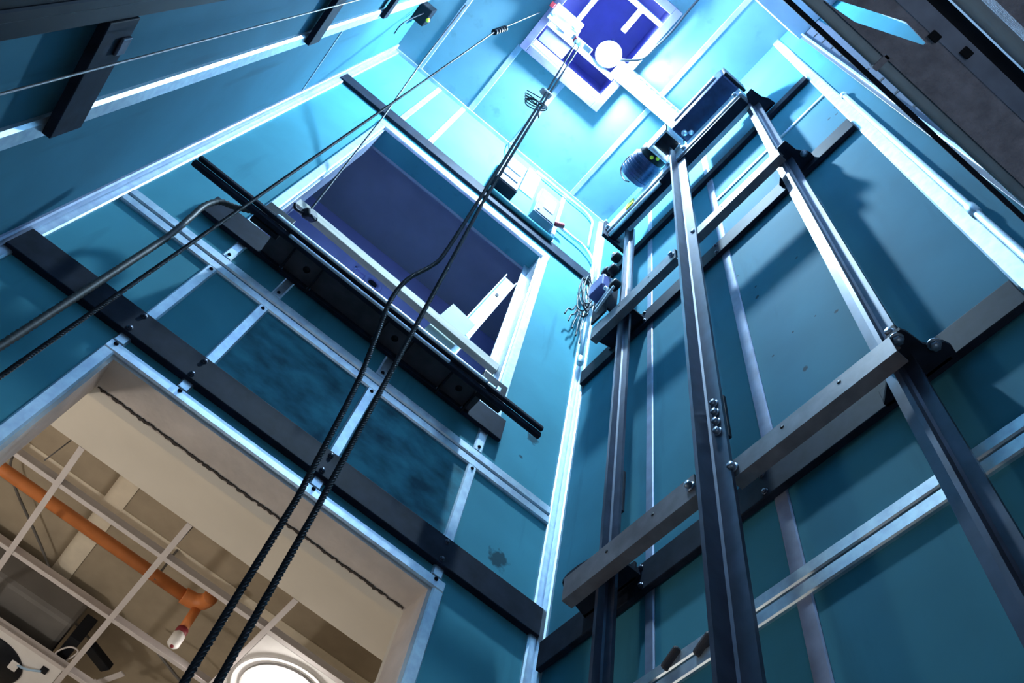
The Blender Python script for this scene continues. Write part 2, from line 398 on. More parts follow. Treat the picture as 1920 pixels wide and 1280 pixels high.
# left post
o = thing('steel_post', 'dark steel post standing at the left wall, near top left', 'post', (-.86, .85, ZP))
obj('flange', B().box(XL + .004, -.915, .62, 1.04, ZP, ZC, .003), M_BLACK, o)
obj('web', B().box(-.915, -.82, .70, .73, ZP, ZC), M_BLACK, o)
obj('front_flange', B().box(-.82, -.80, .60, .866, ZP, ZC, .003), M_BLACK, o)
obj('seam_strip', B().box(-.80, -.797, .828, .836, ZP, ZC), M_STEEL, o)

# ------------------------------------------------------------------ guide rails on the right wall
def tee(yc, w, depth, x, t=.012, bt=.013):
    return [(x, yc - w / 2), (x + t, yc - w / 2), (x + t, yc + w / 2), (x, yc + w / 2), (x - .003, yc + bt), (x - .008, yc + bt / 2), (x - depth, yc + bt / 2), (x - depth, yc - bt / 2), (x - .008, yc - bt / 2), (x - .003, yc - bt)]
def rail(yc, w, depth, ztop, label, joints, bolts=True, x=1.10):
    o = thing('guide_rail', label, 'guide rail', (x, yc, ZP))
    obj('rail_section', B().prism(tee(yc, w, depth, x), 'z', ZP, ztop), M_RAIL, o)
    for zj in joints:
        fp = B(); fp.box(x + .012, x + .024, yc - w * .52, yc + w * .52, zj - .11, zj + .11, .002); fpo = obj('fishplate', fp, M_STEEL, o)
        for k in range(4):
            z = zj - .08 + .05 * k
            if bolts: s = B(); s.bolt((x, yc - w * .3, z), rd, .011, .016); obj('bolt', s, M_BOLT, fpo)
    return o
rail(.937, .127, .065, 5.26, 'widest and middle of the three steel guide rails on the right wall', [2.12])
rail(1.49, .082, .035, 5.02, 'narrow steel guide rail nearest the door wall', [2.35], False, 1.19)
rail(.375, .088, .035, 5.055, 'right-hand steel guide rail running out of the frame at lower right', [], False, 1.19)

# cross channels and rail brackets
def crossbar(y0, y1, x, z0, z1, label, d=.042, mat=None, holes=()):
    o = thing('cross_channel', label, 'cross channel', (x, (y0 + y1) / 2, z0))
    t = .006
    obj('channel_section', B().prism([(x, z0), (x + d, z0), (x + d, z0 + t), (x + t, z0 + t), (x + t, z1 - t), (x + d, z1 - t), (x + d, z1), (x, z1)], 'y', y0, y1), mat or M_BAR, o)
    for y in holes:
        s = B(); s.bolt((x, y, (z0 + z1) / 2), rd, .012, .02); obj('bolt', s, M_BOLT, o)
    for y in (y0 + (y1 - y0) * .3, y0 + (y1 - y0) * .65):
        s = B(); s.cyl((x - .001, y, (z0 + z1) / 2 + .015), (x + .002, y, (z0 + z1) / 2 + .015), .006); obj('hole', s, M_BLACK, o)
    return o
crossbar(1.02, 1.61, 1.1125, 1.873, 1.967, 'lower cross channel between the narrow rail and the widest rail', holes=(1.035,))
crossbar(.335, .89, 1.1125, 1.820, 1.892, 'lower cross channel between the widest rail and the right-hand rail', holes=(.872,))
crossbar(1.03, 1.66, 1.1125, 3.65, 3.76, 'middle-height cross channel between the narrow rail and the widest rail', holes=(1.05,), mat=M_BAR)
crossbar(.35, .905, 1.1125, 3.665, 3.75, 'middle-height cross channel between the widest rail and the right-hand rail', holes=(.89,), mat=M_BAR)

def bracket(z, pts, label, bolts=()):
    o = thing('rail_bracket', label, 'rail bracket', (pts[0][0], pts[0][1], z))
    obj('plate', B().prism(pts, 'z', z, z + .012), M_STEEL, o)
    obj('upstand', B().box(1.258, 1.27, min(p[1] for p in pts) + .02, max(p[1] for p in pts), z, z + .07, .002), M_STEEL, o)
    for p in bolts:
        s = B(); s.bolt(p, (0, 0, -1), .013, .018); obj('bolt', s, M_BOLT, o)
    return o
bracket(1.893, [(1.115, .341), (1.117, .303), (1.135, .297), (1.186, .293), (1.20, .285), (1.203, .268), (1.218, .255), (1.238, .25), (1.27, .258), (1.27, .47), (1.255, .475), (1.21, .425), (1.16, .385), (1.13, .36)], 'lower dark bent bracket tying the right-hand rail to the right wall', [(1.205, .275, 1.893), (1.13, .325, 1.893)])
bracket(1.968, [(1.113, 1.55), (1.113, 1.60), (1.120, 1.63), (1.15, 1.655), (1.27, 1.69), (1.27, 1.42), (1.13, 1.42)], 'lower dark bracket plate behind the narrow rail', [(1.17, 1.64, 1.968)])
bracket(3.762, [(1.113, .345), (1.113, .302), (1.12, .297), (1.18, .295), (1.20, .285), (1.215, .27), (1.24, .262), (1.27, .265), (1.27, .46), (1.25, .465), (1.21, .42), (1.15, .375)], 'middle dark bent bracket tying the right-hand rail to the right wall', [(1.22, .285, 3.762)])
bracket(3.762, [(1.113, 1.60), (1.115, 1.66), (1.19, 1.69), (1.27, 1.67), (1.27, 1.42), (1.13, 1.42)], 'middle dark bracket plate behind the narrow rail', [(1.14, 1.67, 3.762)])
bracket(5.0, [(1.10, .345), (1.098, .302), (1.18, .295), (1.22, .275), (1.27, .27), (1.27, .43), (1.20, .40)], 'top dark bracket tying the machine beam to the right wall')
for z, y, lab in ((2.0, .36, 'lower'), (3.86, .36, 'middle')):
    o = thing('rail_clip', lab + ' dark clip over the right-hand rail flange above the cross channel', 'rail clip', (1.17, y, z))
    obj('clip_body', B().box(1.172, 1.19, y - .036, y - .0, z - .03, z + .03, .004), M_STEEL, o)
    s = B(); s.bolt((1.172, y - .016, z), rd, .011, .014); obj('bolt', s, M_BOLT, o)

# ------------------------------------------------------------------ machine on top of the rails
o = thing('machine_beam', 'pale steel machine beam laid across the tops of the three rails', 'machine beam', (1.1, 1.0, 5.05))
obj('channel_section', B().prism([(1.08, 5.06), (1.20, 5.06), (1.20, 5.07), (1.09, 5.07), (1.09, 5.18), (1.20, 5.18), (1.20, 5.19), (1.08, 5.19)], 'y', .36, 1.62), M_GALV, o)
obj('lower_plate', B().box(1.09, 1.16, .38, 1.6, 5.02, 5.058, .003), M_STEEL, o)
obj('end_plate', B().box(1.06, 1.26, 1.60, 1.625, 4.99, 5.25, .003), M_STEEL, o)
for y in (.40, .85, 1.0, 1.58):
    s = B(); s.bolt((1.08, y, 5.10), rd, .014, .02); obj('bolt', s, M_BOLT, o)
o = tag(obj('strut_rod', B().cyl((1.10, 1.59, 5.005), (1.10, 1.10, 5.005), .014), M_GALV), 'thin bright rod below the machine beam beside the yellow label', 'rod')
o = tag(obj('label_tag', B().box(1.072, 1.0795, 1.33, 1.40, 5.075, 5.165, .002), M_YEL), 'bright yellow label on the front of the machine beam', 'label')
o = thing('drive_gearbox', 'long dark blue drive housing on the machine beam under the ceiling', 'drive unit', (1.05, .6, 5.25))
hb = B(); hb.box(.96, 1.15, .365, .84, 5.27, 5.47, .012); obj('housing', hb, M_MOTOR, o)
obj('side_rib', B().box(.945, .96, .42, .80, 5.36, 5.40, .004), M_GALV, o)
obj('top_cover', B().box(.97, 1.14, .38, .60, 5.47, 5.56, .02), M_MOTOR, o)
obj('end_cap', B().box(.965, 1.145, .345, .365, 5.28, 5.46, .005), M_BLACK, o)
sb = B(); sb.sphere((1.04, .80, 5.262), .022, 12); obj('oil_plug', sb, M_GALV, o)
sb = B(); sb.sphere((1.07, .77, 5.262), .018, 12); obj('oil_plug', sb, M_GALV, o)
o = thing('drive_motor', 'round dark electric motor at left end of the machine beam', 'motor', (1.02, 1.2, 5.3))
mb = B(); mb.cyl((1.02, 1.10, 5.40), (1.02, 1.29, 5.40), .115, 28, .02); obj('casing', mb, M_MOTOR, o)
for k in range(7):
    s = B(); s.tube([(1.02 + .116 * math.cos(a), 1.12 + .022 * k, 5.40 + .116 * math.sin(a)) for a in [2 * PI * i / 28 for i in range(28)]], .002, 6, closed=True); obj('cooling_fin', s, M_MOTOR, o)
obj('flange', B().cyl((1.02, 1.04, 5.40), (1.02, 1.10, 5.40), .10, 24, .008), M_BLACK, o)
mb = B(); mb.sphere((1.0, 1.07, 5.295), .014, 10); obj('terminal', mb, M_YEL, o)
mb = B(); mb.sphere((1.035, 1.05, 5.295), .014, 10); obj('terminal', mb, M_YEL, o)
obj('loop_wire', B().tube(smooth([(.95, 1.14, 5.50), (.92, 1.22, 5.52), (.93, 1.31, 5.47), (.98, 1.33, 5.38), (1.0, 1.30, 5.30)]), .006, 6), M_CABLE, o)
o = thing('sheave_box', 'open pale steel sheave box between motor and long housing', 'sheave box', (1.02, .95, 5.3))
b = B(); b.box(.93, .945, .86, 1.03, 5.25, 5.42, .002); b.box(1.09, 1.105, .86, 1.03, 5.25, 5.42, .002); b.box(.93, 1.105, .86, .872, 5.25, 5.42, .002); b.box(.93, 1.105, 1.02, 1.032, 5.25, 5.42, .002)
obj('frame', b, M_GALV, o)
obj('sheave', B().cyl((.96, .945, 5.37), (1.08, .945, 5.37), .065, 24, .008), M_BLACK, o)
obj('warning_tag', B().box(.926, .930, .99, 1.02, 5.27, 5.31), M_REDB, o)

# limit switch unit beside the narrow rail
o = thing('limit_switch', 'dark limit switch unit with rollers on the narrow rail, mid height', 'limit switch', (1.08, 1.55, 4.0))
obj('mounting_plate', B().box(1.10, 1.112, 1.54, 1.66, 3.80, 4.40, .003).box(1.112, 1.19, 1.56, 1.575, 3.9, 4.3, .003), M_STEEL, o)
obj('switch_body', B().box(1.03, 1.10, 1.50, 1.62, 3.98, 4.12, .008), simple('violet_box', (.10, .11, .30), .4, .1), o)
for k, (y, z) in enumerate(((1.45, 4.32), (1.53, 4.24), (1.47, 4.18), (1.44, 3.92))):
    obj('roller', B().cyl((1.05, y, z), (1.095, y, z), .032, 18, .005), M_BLACK, o)
for z in (3.90, 3.84): obj('arm', B().beam((1.06, 1.43, z + .03), (1.08, 1.60, z), .012, .02), M_GALV, o)
for y, z in ((1.46, 4.36), (1.56, 4.20), (1.52, 4.14), (1.50, 3.95)): obj('bolt', B().bolt((1.098, y, z), rd, .012, .05), M_GALV, o)

# ------------------------------------------------------------------ conduits and boxes
def conduit(pts, r, label, coup=(), mat=None, straps=()):
    o = thing('conduit', label, 'conduit', pts[0])
    obj('pipe', B().tube(pts, r, 14), mat or M_GALV, o)
    for a, c in coup: obj('coupling', B().cyl(a, c, r * 1.45, 16, .004), M_GALV, o)
    return o
pts = [(.88, 1.965, 5.56), (1.06, 1.965, 5.56)] + [(1.06 + .19 * math.sin(a), 1.96, 5.37 + .19 * math.cos(a)) for a in [PI / 2 * i / 8 for i in range(1, 9)]] + [(1.256, 1.95, 4.6), (1.256, 1.945, 3.95)]
conduit(pts, .014, 'shiny bent conduit turning down beside the wire coil in the corner', [((1.256, 1.945, 3.93), (1.256, 1.945, 4.0)), ((1.256, 1.95, 4.55), (1.256, 1.95, 4.60))])
pts = [(.56, 1.97, 6.27), (1.06, 1.97, 6.27)] + [(1.06 + .12 * math.sin(a), 1.97, 6.15 + .12 * math.cos(a)) for a in [PI / 2 * i / 8 for i in range(1, 9)]] + [(1.18, 1.97, 5.64)]
conduit(pts, .012, 'thin bent conduit just under the ceiling above the grey boxes')
conduit([(1.287, -.016, ZP), (1.287, -.016, 4.22)], .012, 'long straight conduit up the far right corner of the right wall', [((1.287, -.016, 2.42), (1.287, -.016, 2.48)), ((1.287, -.016, 4.17), (1.287, -.016, 4.21))])
conduit([(.28, 1.955, 5.21), (.87, 1.955, 5.21)], .022, 'teal painted pipe running under the two grey boxes', mat=M_TEALTUBE)
def ctrl_box(x0, x1, z0, z1, d, label, kind):
    o = thing('control_box', label, 'control box', ((x0 + x1) / 2, YD, z0))
    obj('case', B().box(x0, x1, YD - d, YD - .001, z0, z1, .006), M_STEEL if kind else M_BOX, o)
    fx0, fx1 = x0 + .01, x1 - .01
    cv = obj('cover', B().box(fx0, fx1, YD - d - .008, YD - d, z0 + .01, z1 - .01, .003), M_BOX, o)
    if kind:
        for k in range(2):
            z = z0 + .12 + k * .16
            obj('cover_bar', B().box(fx0 + .02, fx1 - .02, YD - d - .022, YD - d - .008, z, z + .09, .004), M_GALV, cv)
    else:
        obj('nameplate', B().box(fx0 + .05, fx1 - .03, YD - d - .018, YD - d - .008, z0 + .14, z1 - .12, .004), M_WHITE, cv)
    s = B(); s.bolt((fx0 + .02, YD - d - .008, z0 + .05), sd, .008, .01); obj('bolt', s, M_BOLT, cv)
    return o
ctrl_box(.27, .47, 5.30, 5.86, .12, 'left grey control box with two bright bars, under the ceiling on the door wall', 1)
ctrl_box(.645, .835, 5.36, 5.88, .08, 'right grey control box with white plate, under the ceiling on the door wall', 0)
tag(obj('wire_nipple', B().cyl((.84, 1.93, 5.45), (.91, 1.91, 5.47), .022, 14, .006), M_RED), 'dark red connector on right side of the white-plated box', 'connector')
tag(obj('wall_panel', B().box(.50, .625, YD - .012, YD, 5.72, 6.28, .004), M_WHITE), 'bright white sheet patch on the door wall above the left box', 'panel')
# wire coil in the corner
b = B()
for k in range(7):
    c = Vector((1.20 + .008 * random.uniform(-1, 1), 1.94 - .01 * k, 4.72 + .03 * random.uniform(-1, 1))); rx = .035 + .012 * random.random(); rz = .20 + .04 * random.random(); ph = random.uniform(-.25, .25)
    b.tube([c + Vector((rx * math.cos(a) + ph * rz * math.sin(a) * .5, .012 * math.sin(2 * a + k), rz * math.sin(a))) for a in [2 * PI * i / 26 for i in range(26)]], .005, 6, closed=True)
for k in range(5):
    b.tube(smooth([(1.16 + .02 * k, 1.95, 4.55), (1.13 + .02 * k, 1.93, 4.42 - .03 * k), (1.10 + .03 * k, 1.93, 4.40 - .05 * k), (1.09 + .035 * k, 1.94, 4.33 - .05 * k)]), .005, 6)
tag(obj('wire_coil', b, M_CABLE), 'loose coil of thin dark wire hung beside the bent conduit', 'wire coil')

# ------------------------------------------------------------------ landing sill and door track of the upper opening
o = thing('landing_sill', 'dark steel landing sill support under the upper opening with gussets', 'sill', (.115, 1.9, 2.93))
obj('back_angle', B().box(-.70, .925, YD - .035, YD - .015, 2.885, 3.035, .003), M_STEEL, o)
obj('shelf', B().box(-.40, .735, 1.80, YD - .036, 2.905, 2.918, .002), M_SILL, o)
obj('front_lip', B().box(-.42, .74, 1.788, 1.80, 2.893, 2.918, .002), M_STEEL, o)
for x in (-.29, -.145, .205, .345, .56, .70):
    obj('gusset', B().prism([(1.805, 2.9045), (YD - .037, 2.9045), (YD - .037, 2.86), (1.90, 2.885)], 'x', x - .004, x + .004), M_BLACK, o)
    s = B(); s.bolt((x, 1.788, 2.90), sd, .007, .01); obj('bolt', s, M_BOLT, o)
    s = B(); s.bolt((x, YD - .036, 2.895), sd, .007, .01); obj('bolt', s, M_BOLT, o)
for x in (-.20, .275, .63):
    obj('hole', B().cyl((x, 1.90, 2.9035), (x, 1.90, 2.906), .016, 14), M_BLACK, o)
for x in (-.45, .71):
    pl = obj('hanger_bracket', B().box(x - .04, x + .09, 1.777, 1.80, 2.78, 2.96, .003), M_BLACK, o)
    obj('latch', B().box(x - .01, x + .03, 1.765, 1.777, 2.845, 2.885, .003), M_GALV, pl)
    obj('latch', B().box(x + .036, x + .056, 1.765, 1.777, 2.865, 2.905, .003), M_GALV, pl)
o = thing('door_track', 'long double door track tube across the front of the landing sill', 'door track', (.1, 1.77, 3.03))
obj('lower_tube', B().beam((-.80, 1.762, 2.805), (1.0, 1.762, 2.783), .026, .030, bev=.008), M_STEEL, o)
obj('upper_tube', B().beam((-.795, 1.742, 2.828), (.995, 1.742, 2.807), .020, .026, bev=.007), M_STEEL, o)
obj('bright_sleeve', B().beam((-.42, 1.732, 2.826), (.68, 1.732, 2.8131), .020, .019, bev=.007), M_GALV, o)
obj('bright_lower_sleeve', B().beam((-.33, 1.748, 2.793), (.50, 1.748, 2.783), .018, .013, bev=.005), M_GALV, o)

# barrier and loose pieces in the upper opening
tag(obj('barrier_plank', B().beam((-.499, 2.07, 3.585), (.837, 2.07, 3.515), .038, .066, bev=.003), M_WOOD), 'pale timber plank nailed across the upper opening as barrier', 'plank')
tag(obj('plywood_scrap', B().beam((.41, 2.115, 3.02), (.565, 2.115, 3.84), .17, .015, up=(0, 1, 0), bev=.002), M_PLATE), 'pale board upright behind the barrier plank at right', 'board')
o = thing('leaning_stud', 'loose shiny metal stud leaning in the right of the upper opening', 'metal stud', (.6, 2.1, 3.1))
p, q = Vector((.50, 2.16, 3.0)), Vector((.757, 2.16, 4.66))
d = (q - p).normalized(); side = Vector((d.z, 0, -d.x))
obj('web', B().beam(p, q, .085, .006, up=(0, 1, 0)), M_GALV, o)
obj('lip', B().beam(p + side * -.0425 + Vector((0, -.012, 0)), q + side * -.0425 + Vector((0, -.012, 0)), .006, .03, up=(0, 1, 0)), M_GALV, o)
obj('lip', B().beam(p + side * .0425 + Vector((0, -.012, 0)), q + side * .0425 + Vector((0, -.012, 0)), .006, .03, up=(0, 1, 0)), M_GALV, o)
c = p.lerp(q, .83); obj('knockout', B().beam(c - d * .02 + Vector((0, -.0045, 0)), c + d * .02 + Vector((0, -.0045, 0)), .022, .004, up=(0, 1, 0)), M_BLACK, o)
o = thing('opening_jamb', 'wide bright metal jamb lining the right side of the upper opening', 'jamb', (.82, 2.05, 2.95))
obj('jamb_web', B().box(.838, .851, YD + .0, YD + .139, UZ0, UZ1, .002), M_GALV, o)
obj('jamb_lip', B().box(.80, .838, YD + .115, YD + .128, UZ0, UZ1, .002), M_GALV, o)
o = thing('opening_jamb', 'narrow metal jamb lining the left side of the upper opening', 'jamb', (-.49, 2.05, 2.95))
obj('jamb_web', B().box(-.499, -.487, YD + .0, YD + .139, UZ0, UZ1, .002), M_GALVD, o)
PX0, PX1, PZ0, PZ1, RGX, RGZ = -.085, .045, 4.70, 4.88, .085, 4.84
o = thing('cover_plate', 'embossed purple plate with round hole on wall behind the upper opening', 'plate', (0, 2.93, 4.62))
fr = B()
for x0, x1, z0, z1 in ((PX0, PX1, PZ1 - .02, PZ1), (PX0, PX0 + .02, PZ0, PZ1), (PX0, PX1, PZ0, PZ0 + .02)): fr.box(x0, x1, 2.915, 2.931, z0, z1, .003)
obj('embossed_frame', fr, M_PURPLE, o)
obj('ring', B().tube([(RGX + .06 * math.cos(a), 2.922, RGZ + .06 * math.sin(a)) for a in [2 * PI * i / 24 for i in range(24)]], .016, 8, closed=True), M_PURPLE, o)
obj('hole', B().cyl((RGX, 2.922, RGZ), (RGX, 2.929, RGZ), .035, 18), M_BLACK, o)

# ------------------------------------------------------------------ ropes and cables
def rope(name, pts, r, label, mat=None, group=None):
    return tag(obj(name, B().rope(pts, r, pitch=r * 7.5), mat or M_ROPE), label, 'rope', group)
R1 = [(.134, .92, -.6), (.134, .92, .9)] + smooth([(.134, .92, .9), (.118, .92, 1.2), (.098, .915, 1.36), (.080, .91, 1.50), (.085, .91, 1.62), (.115, .92, 1.76), (.127, .92, 1.86), (.130, .92, 2.2)])[1:] + [(.134, .92, 4.0), (.13, .92, 5.95)]
rope('wire_rope', R1, .0058, 'left one of the two close dark wire ropes, kinked in front of the upper opening')
rope('wire_rope', [(.168, .92, -.6), (.168, .92, .9), (.160, .92, 1.4), (.145, .92, 2.3), (.15, .92, 4), (.165, .92, 5.9)], .0058, 'right one of the two close dark wire ropes, straight along its length')
o = rope('wire_rope', [(-.71, 1.335, 6.36), (-.60, 1.60, 5.3), (-.505, 1.80, 4.55), (-.41, 2.04, 3.56)], .0065, 'single slack wire rope from ceiling left down to the dark hook')
b = B(); b.beam((-.42, 2.03, 3.50), (-.37, 2.06, 3.56), .05, .05, bev=.012); b.tube(smooth([(-.42, 2.04, 3.50), (-.46, 2.03, 3.47), (-.48, 2.02, 3.49)]), .008, 8); b.tube(smooth([(-.37, 2.04, 3.53), (-.36, 2.02, 3.48), (-.38, 2.0, 3.46)]), .008, 8)
obj('hook', b, M_BLACK, o)
o = rope('wire_rope', [(-.322, 1.06, -.2), (-.322, 1.06, 5.05), (-.225, 1.0, 6.38)], .0048, 'thin wire rope at left carrying a dark spring clamp near the ceiling')
b = B()
for k in range(5): b.cyl((-.322 + .006 * k, 1.06 - .004 * k, 5.0 + .05 * k), (-.318 + .006 * k, 1.058 - .004 * k, 5.028 + .05 * k), .02, 14, .004)
obj('spring_clamp', b, M_BLACK, o)
rope('wire_rope', [(-.80, 1.057, -.3), (-.80, 1.057, 6.39)], .0035, 'thin pale rope hanging close to the left wall', M_ROPEL)
FP = [(-.63, 1.85, -.2), (-.63, 1.85, 2.45)] + smooth([(-.63, 1.85, 2.45), (-.645, 1.85, 2.62), (-.655, 1.85, 2.74), (-.635, 1.85, 2.83), (-.58, 1.85, 2.87), (-.52, 1.83, 2.895), (-.475, 1.815, 2.91)])[1:]
dd = []
for a, c in zip(FP, FP[1:]):
    a, c = Vector(a), Vector(c); n = max(1, int((c - a).length / .009))
    dd += [a.lerp(c, k / n) for k in range(n)]
tag(obj('flexible_cable', B().tube(dd, .0125, 10, ridges=.13), M_FLEX), 'thick ribbed brown flexible cable bending over into the landing sill end', 'cable')
tag(obj('power_cable', B().tube(smooth([(.635, .10, 6.385), (.635, .28, 6.36), (.64, .46, 6.335), (.625, .62, 6.325), (.60, .76, 6.32), (.47, .86, 6.24)]), .010, 10), M_CABLE), 'black power cable snaking along the ceiling beside the hatch to the lamp', 'cable')
b = B()
for k in range(4):
    b.tube([Vector((.105 + .008 * k + .055 * math.cos(a), .93 + .025 * math.sin(a) + .006 * k, 3.80 + .07 * math.sin(a + k * .5) + .01 * k)) for a in [2 * PI * i / 24 for i in range(24)]], .003, 6, closed=True)
b.tube([(.12, .90, 3.8), (.05, .95, 3.95)], .003, 6); b.tube([(.11, .92, 3.8), (.17, .95, 3.68)], .003, 6)
tag(obj('wire_loop', b, M_CABLE), 'tangle of thin wire hanging below the hatch near the two ropes', 'wire')
tag(obj('tied_bag', B().beam((.105, .926, 4.06), (.165, .932, 4.09), .035, .03, bev=.010), M_WHITE), 'small white bag tied to the ropes below the hatch', 'bag')
tag(obj('thin_wire', B().tube(smooth([(.24, 1.97, 6.39), (.26, 1.95, 6.2), (.30, 1.96, 6.05), (.29, 1.97, 5.88)]), .005, 6), M_CABLE), 'thin dark wire dropping from the ceiling edge to the left box', 'wire')

# ------------------------------------------------------------------ hatch framing, lamp and beam at the ceiling
o = thing('hatch_frame', 'steel frame with cross members around the ceiling hatch', 'hatch frame', (.2, .8, ZC))
zf0, zf1 = ZC - .05, ZC - .001
obj('side_angle', B().box(HX0 - .05, HX0 + .015, HY0 - .05, HY1 + .05, zf0, zf1, .003), M_HFRAME, o)
obj('side_angle', B().box(HX1 - .015, HX1 + .05, HY0 - .05, HY1 + .05, zf0, zf1, .003), M_HFRAME, o)
obj('end_angle', B().box(HX0 + .016, HX1 - .016, HY1 - .015, HY1 + .05, zf0, zf1, .003), M_HFRAME, o)
obj('end_angle', B().box(HX0 + .016, HX1 - .016, HY0 - .05, HY0 + .015, zf0, zf1, .003), M_HFRAME, o)
obj('inner_ledge', B().box(HX0 + .02, HX1 - .02, HY1 - .06, HY1 - .02, ZC + .02, ZC + .05, .003), M_WHITE, o)
obj('cross_member', B().box(HX0 + .018, HX1 - .018, HY1 - .24, HY1 - .20, ZC + .04, ZC + .09, .003), M_GALV, o)
obj('cross_member', B().box(HX0 + .018, HX1 - .018, .46, .50, ZC + .0, ZC + .05, .003), M_GALV, o)
obj('stub_bar', B().box(.34, .385, .50, .70, ZC + .0, ZC + .04, .003), M_WHITE, o)
obj('stub_bar', B().box(.02, .06, HY0 + .02, HY1 - .24, ZC + .0, ZC + .05, .003), M_GALV, o)
obj('hatch_panel', B().box(HX0 + .03, .14, 1.0, HY1 - .06, ZC + .1, ZC + .12, .002), M_HFRAME, o)
o = thing('ceiling_beam', 'white-hot lit steel beam running from the lamp to the machine', 'beam', (.8, .93, 6.2))
obj('i_section', B().prism([(.865, 6.315), (1.0, 6.315), (1.0, 6.325), (.941, 6.325), (.941, 6.388), (1.0, 6.388), (1.0, 6.398), (.865, 6.398), (.865, 6.388), (.929, 6.388), (.929, 6.325), (.865, 6.325)], 'x', .50, 1.295), M_WHITE, o)
for k in range(14):
    s = B(); s.cyl((.53 + .055 * k, .872, 6.317), (.53 + .055 * k, .872, 6.305), .008, 10); obj('rivet', s, M_WHITE, o)
LX, LY, LZ_ = .389, .891, 6.25
o = thing('work_lamp', 'glaring bare work lamp hung under the ceiling hatch', 'lamp', (LX, LY, LZ_))
bulb = obj('bulb', B().sphere((LX, LY, LZ_), .075, 28), M_BULB, o)
obj('shade_disc', B().cyl((LX, LY, LZ_ + .078), (LX, LY, LZ_ + .088), .105, 32, .004), M_WHITE, o)  # disc added to shade the hatch and widen the white lamp glow
obj('socket', B().cyl((LX, LY, LZ_ + .088), (LX, LY, LZ_ + .15), .035, 18, .008), M_WHITE, o)
obj('stem', B().cyl((LX, LY, LZ_ + .15), (LX, LY, ZC + .72), .012, 10), M_GALV, o)
# rope hitch under the hatch
o = thing('rope_hitch', 'white steel rope hitch plate with shackles at hatch left edge', 'rope hitch', (-.1, .95, 6.3))
obj('hitch_plate', B().box(-.16, .10, .84, .98, 6.28, 6.31, .006), M_WHITE, o)
for x, y in ((-.13, .93), (.06, .90)):
    obj('shackle', B().tube([(x + .022 * math.cos(a), y, 6.24 + .03 * math.sin(a)) for a in [2 * PI * i / 18 for i in range(18)]], .008, 8, closed=True), M_GALV, o)
obj('red_tag', B().box(-.20, -.165, .86, .90, 6.26, 6.30, .003), M_REDB, o)
o = thing('rope_hitch', 'bright rope socket pair holding the two close ropes beside the lamp', 'rope hitch', (.15, .92, 5.95))
for x in (.13, .166): obj('socket', B().tube([(x, .92, 5.86), (x, .92, 5.9), (x, .92, 6.02)], [.008, .02, .024], 14), M_GALV, o)
obj('hitch_bar', B().box(.08, .26, .90, .94, 6.02, 6.05, .005), M_GALV, o)
obj('hanger_rod', B().cyl((.10, .92, 6.05), (.10, .92, ZC + .06), .012, 10), M_GALV, o)
obj('red_tag', B().box(.10, .115, .90, .94, 5.95, 6.01, .002), M_REDB, o)
# wiring at the ceiling's left edge
o = thing('junction_box', 'black junction box with yellow button where left wall meets ceiling', 'junction box', (-.9, 1.45, 6.2))
obj('case', B().box(XL + .001, XL + .11, 1.482, 1.63, 6.12, 6.27, .008), M_BLACK, o)
jb = B(); jb.sphere((XL + .115, 1.56, 6.13), .018, 10); obj('button', jb, M_YEL, o)
obj('wire', B().tube(smooth([(XL + .06, 1.54, 6.12), (XL + .03, 1.60, 5.9), (XL + .015, 1.66, 5.85), (XL + .01, 1.74, 5.88)]), .005, 6), M_CABLE, o)

# ------------------------------------------------------------------ opposite (camera) side header
def header(name, pts, label, cat, mat, parts=()):
    o = tag(obj(name, B().prism(pts, 'x', XL + .003, XR - .003), mat), label, cat); return o
header('header_angle', [(-.070, 2.0), (-.082, 2.0), (-.082, 2.03), (-.070, 2.03)], 'dark thin steel plate edge nearest the right wall strip, upper right', 'steel plate', M_STEEL)
o = tag(obj('header_pipe', B().cyl((XL + .003, -.113, 2.02), (XR - .003, -.113, 2.02), .017, 16), M_PIPE), 'blue-lit round pipe slanting across the upper right corner', 'pipe')
for x in (.62, 1.28): obj('pipe_strap', B().box(x - .008, x + .008, -.135, -.093, 2.0, 2.04, .002), M_BROWN, o)
o = thing('header_board', 'grey-brown board under the header with a torn opening, upper right', 'board', (.5, -.18, 2.0))
obj('sheet', B().prism([(.662, -.127), (XR - .003, -.127), (XR - .003, -.225), (.662, -.225)], 'z', 2.0, 2.012), M_BROWN, o)
obj('sheet', B().prism([(XL + .003, -.127), (.40, -.127), (.44, -.146), (.591, -.209), (.662, -.206), (.662, -.225), (XL + .003, -.225)], 'z', 2.0, 2.012), M_BROWN, o)
obj('sheet', B().prism([(.42, -.127), (.662, -.127), (.662, -.200), (.507, -.138)], 'z', 2.0, 2.012), M_BROWN, o)
o = header('header_channel', [(-.226, 1.995), (-.268, 1.995), (-.268, 2.06), (-.226, 2.06)], 'slate blue header channel with square clips, upper right', 'channel', M_GALVD)
for x in (.66, .74): obj('clip', B().box(x - .012, x + .012, -.236 - .02 * (x > .7), -.216 - .02 * (x > .7), 1.985, 1.996, .002), M_BLACK, o)
header('header_angle', [(-.27, 2.05), (-.305, 2.05), (-.305, 2.07), (-.27, 2.07)], 'black recessed gap member beside the slate blue channel', 'steel plate', M_BLACK)
o = tag(obj('header_tube', B().cyl((XL + .003, -.322, 2.0), (XR - .003, -.322, 2.0), .020, 16), M_PIPE), 'outer blue-lit tube beside the rough brown soffit, top right corner', 'pipe')
struct('ceiling_entrance', B().box(XL - .1, XR + .1, -1.3, -.36, 2.0, 2.1), M_BROWN)
o = thing('slotted_track', 'slotted bright metal track running up the far right jamb', 'slotted track', (1.28, -.15, 2.2))
obj('track_face', B().box(XR - .012, XR - .001, -.26, -.105, 2.15, 5.85, .002), M_TRACK, o)
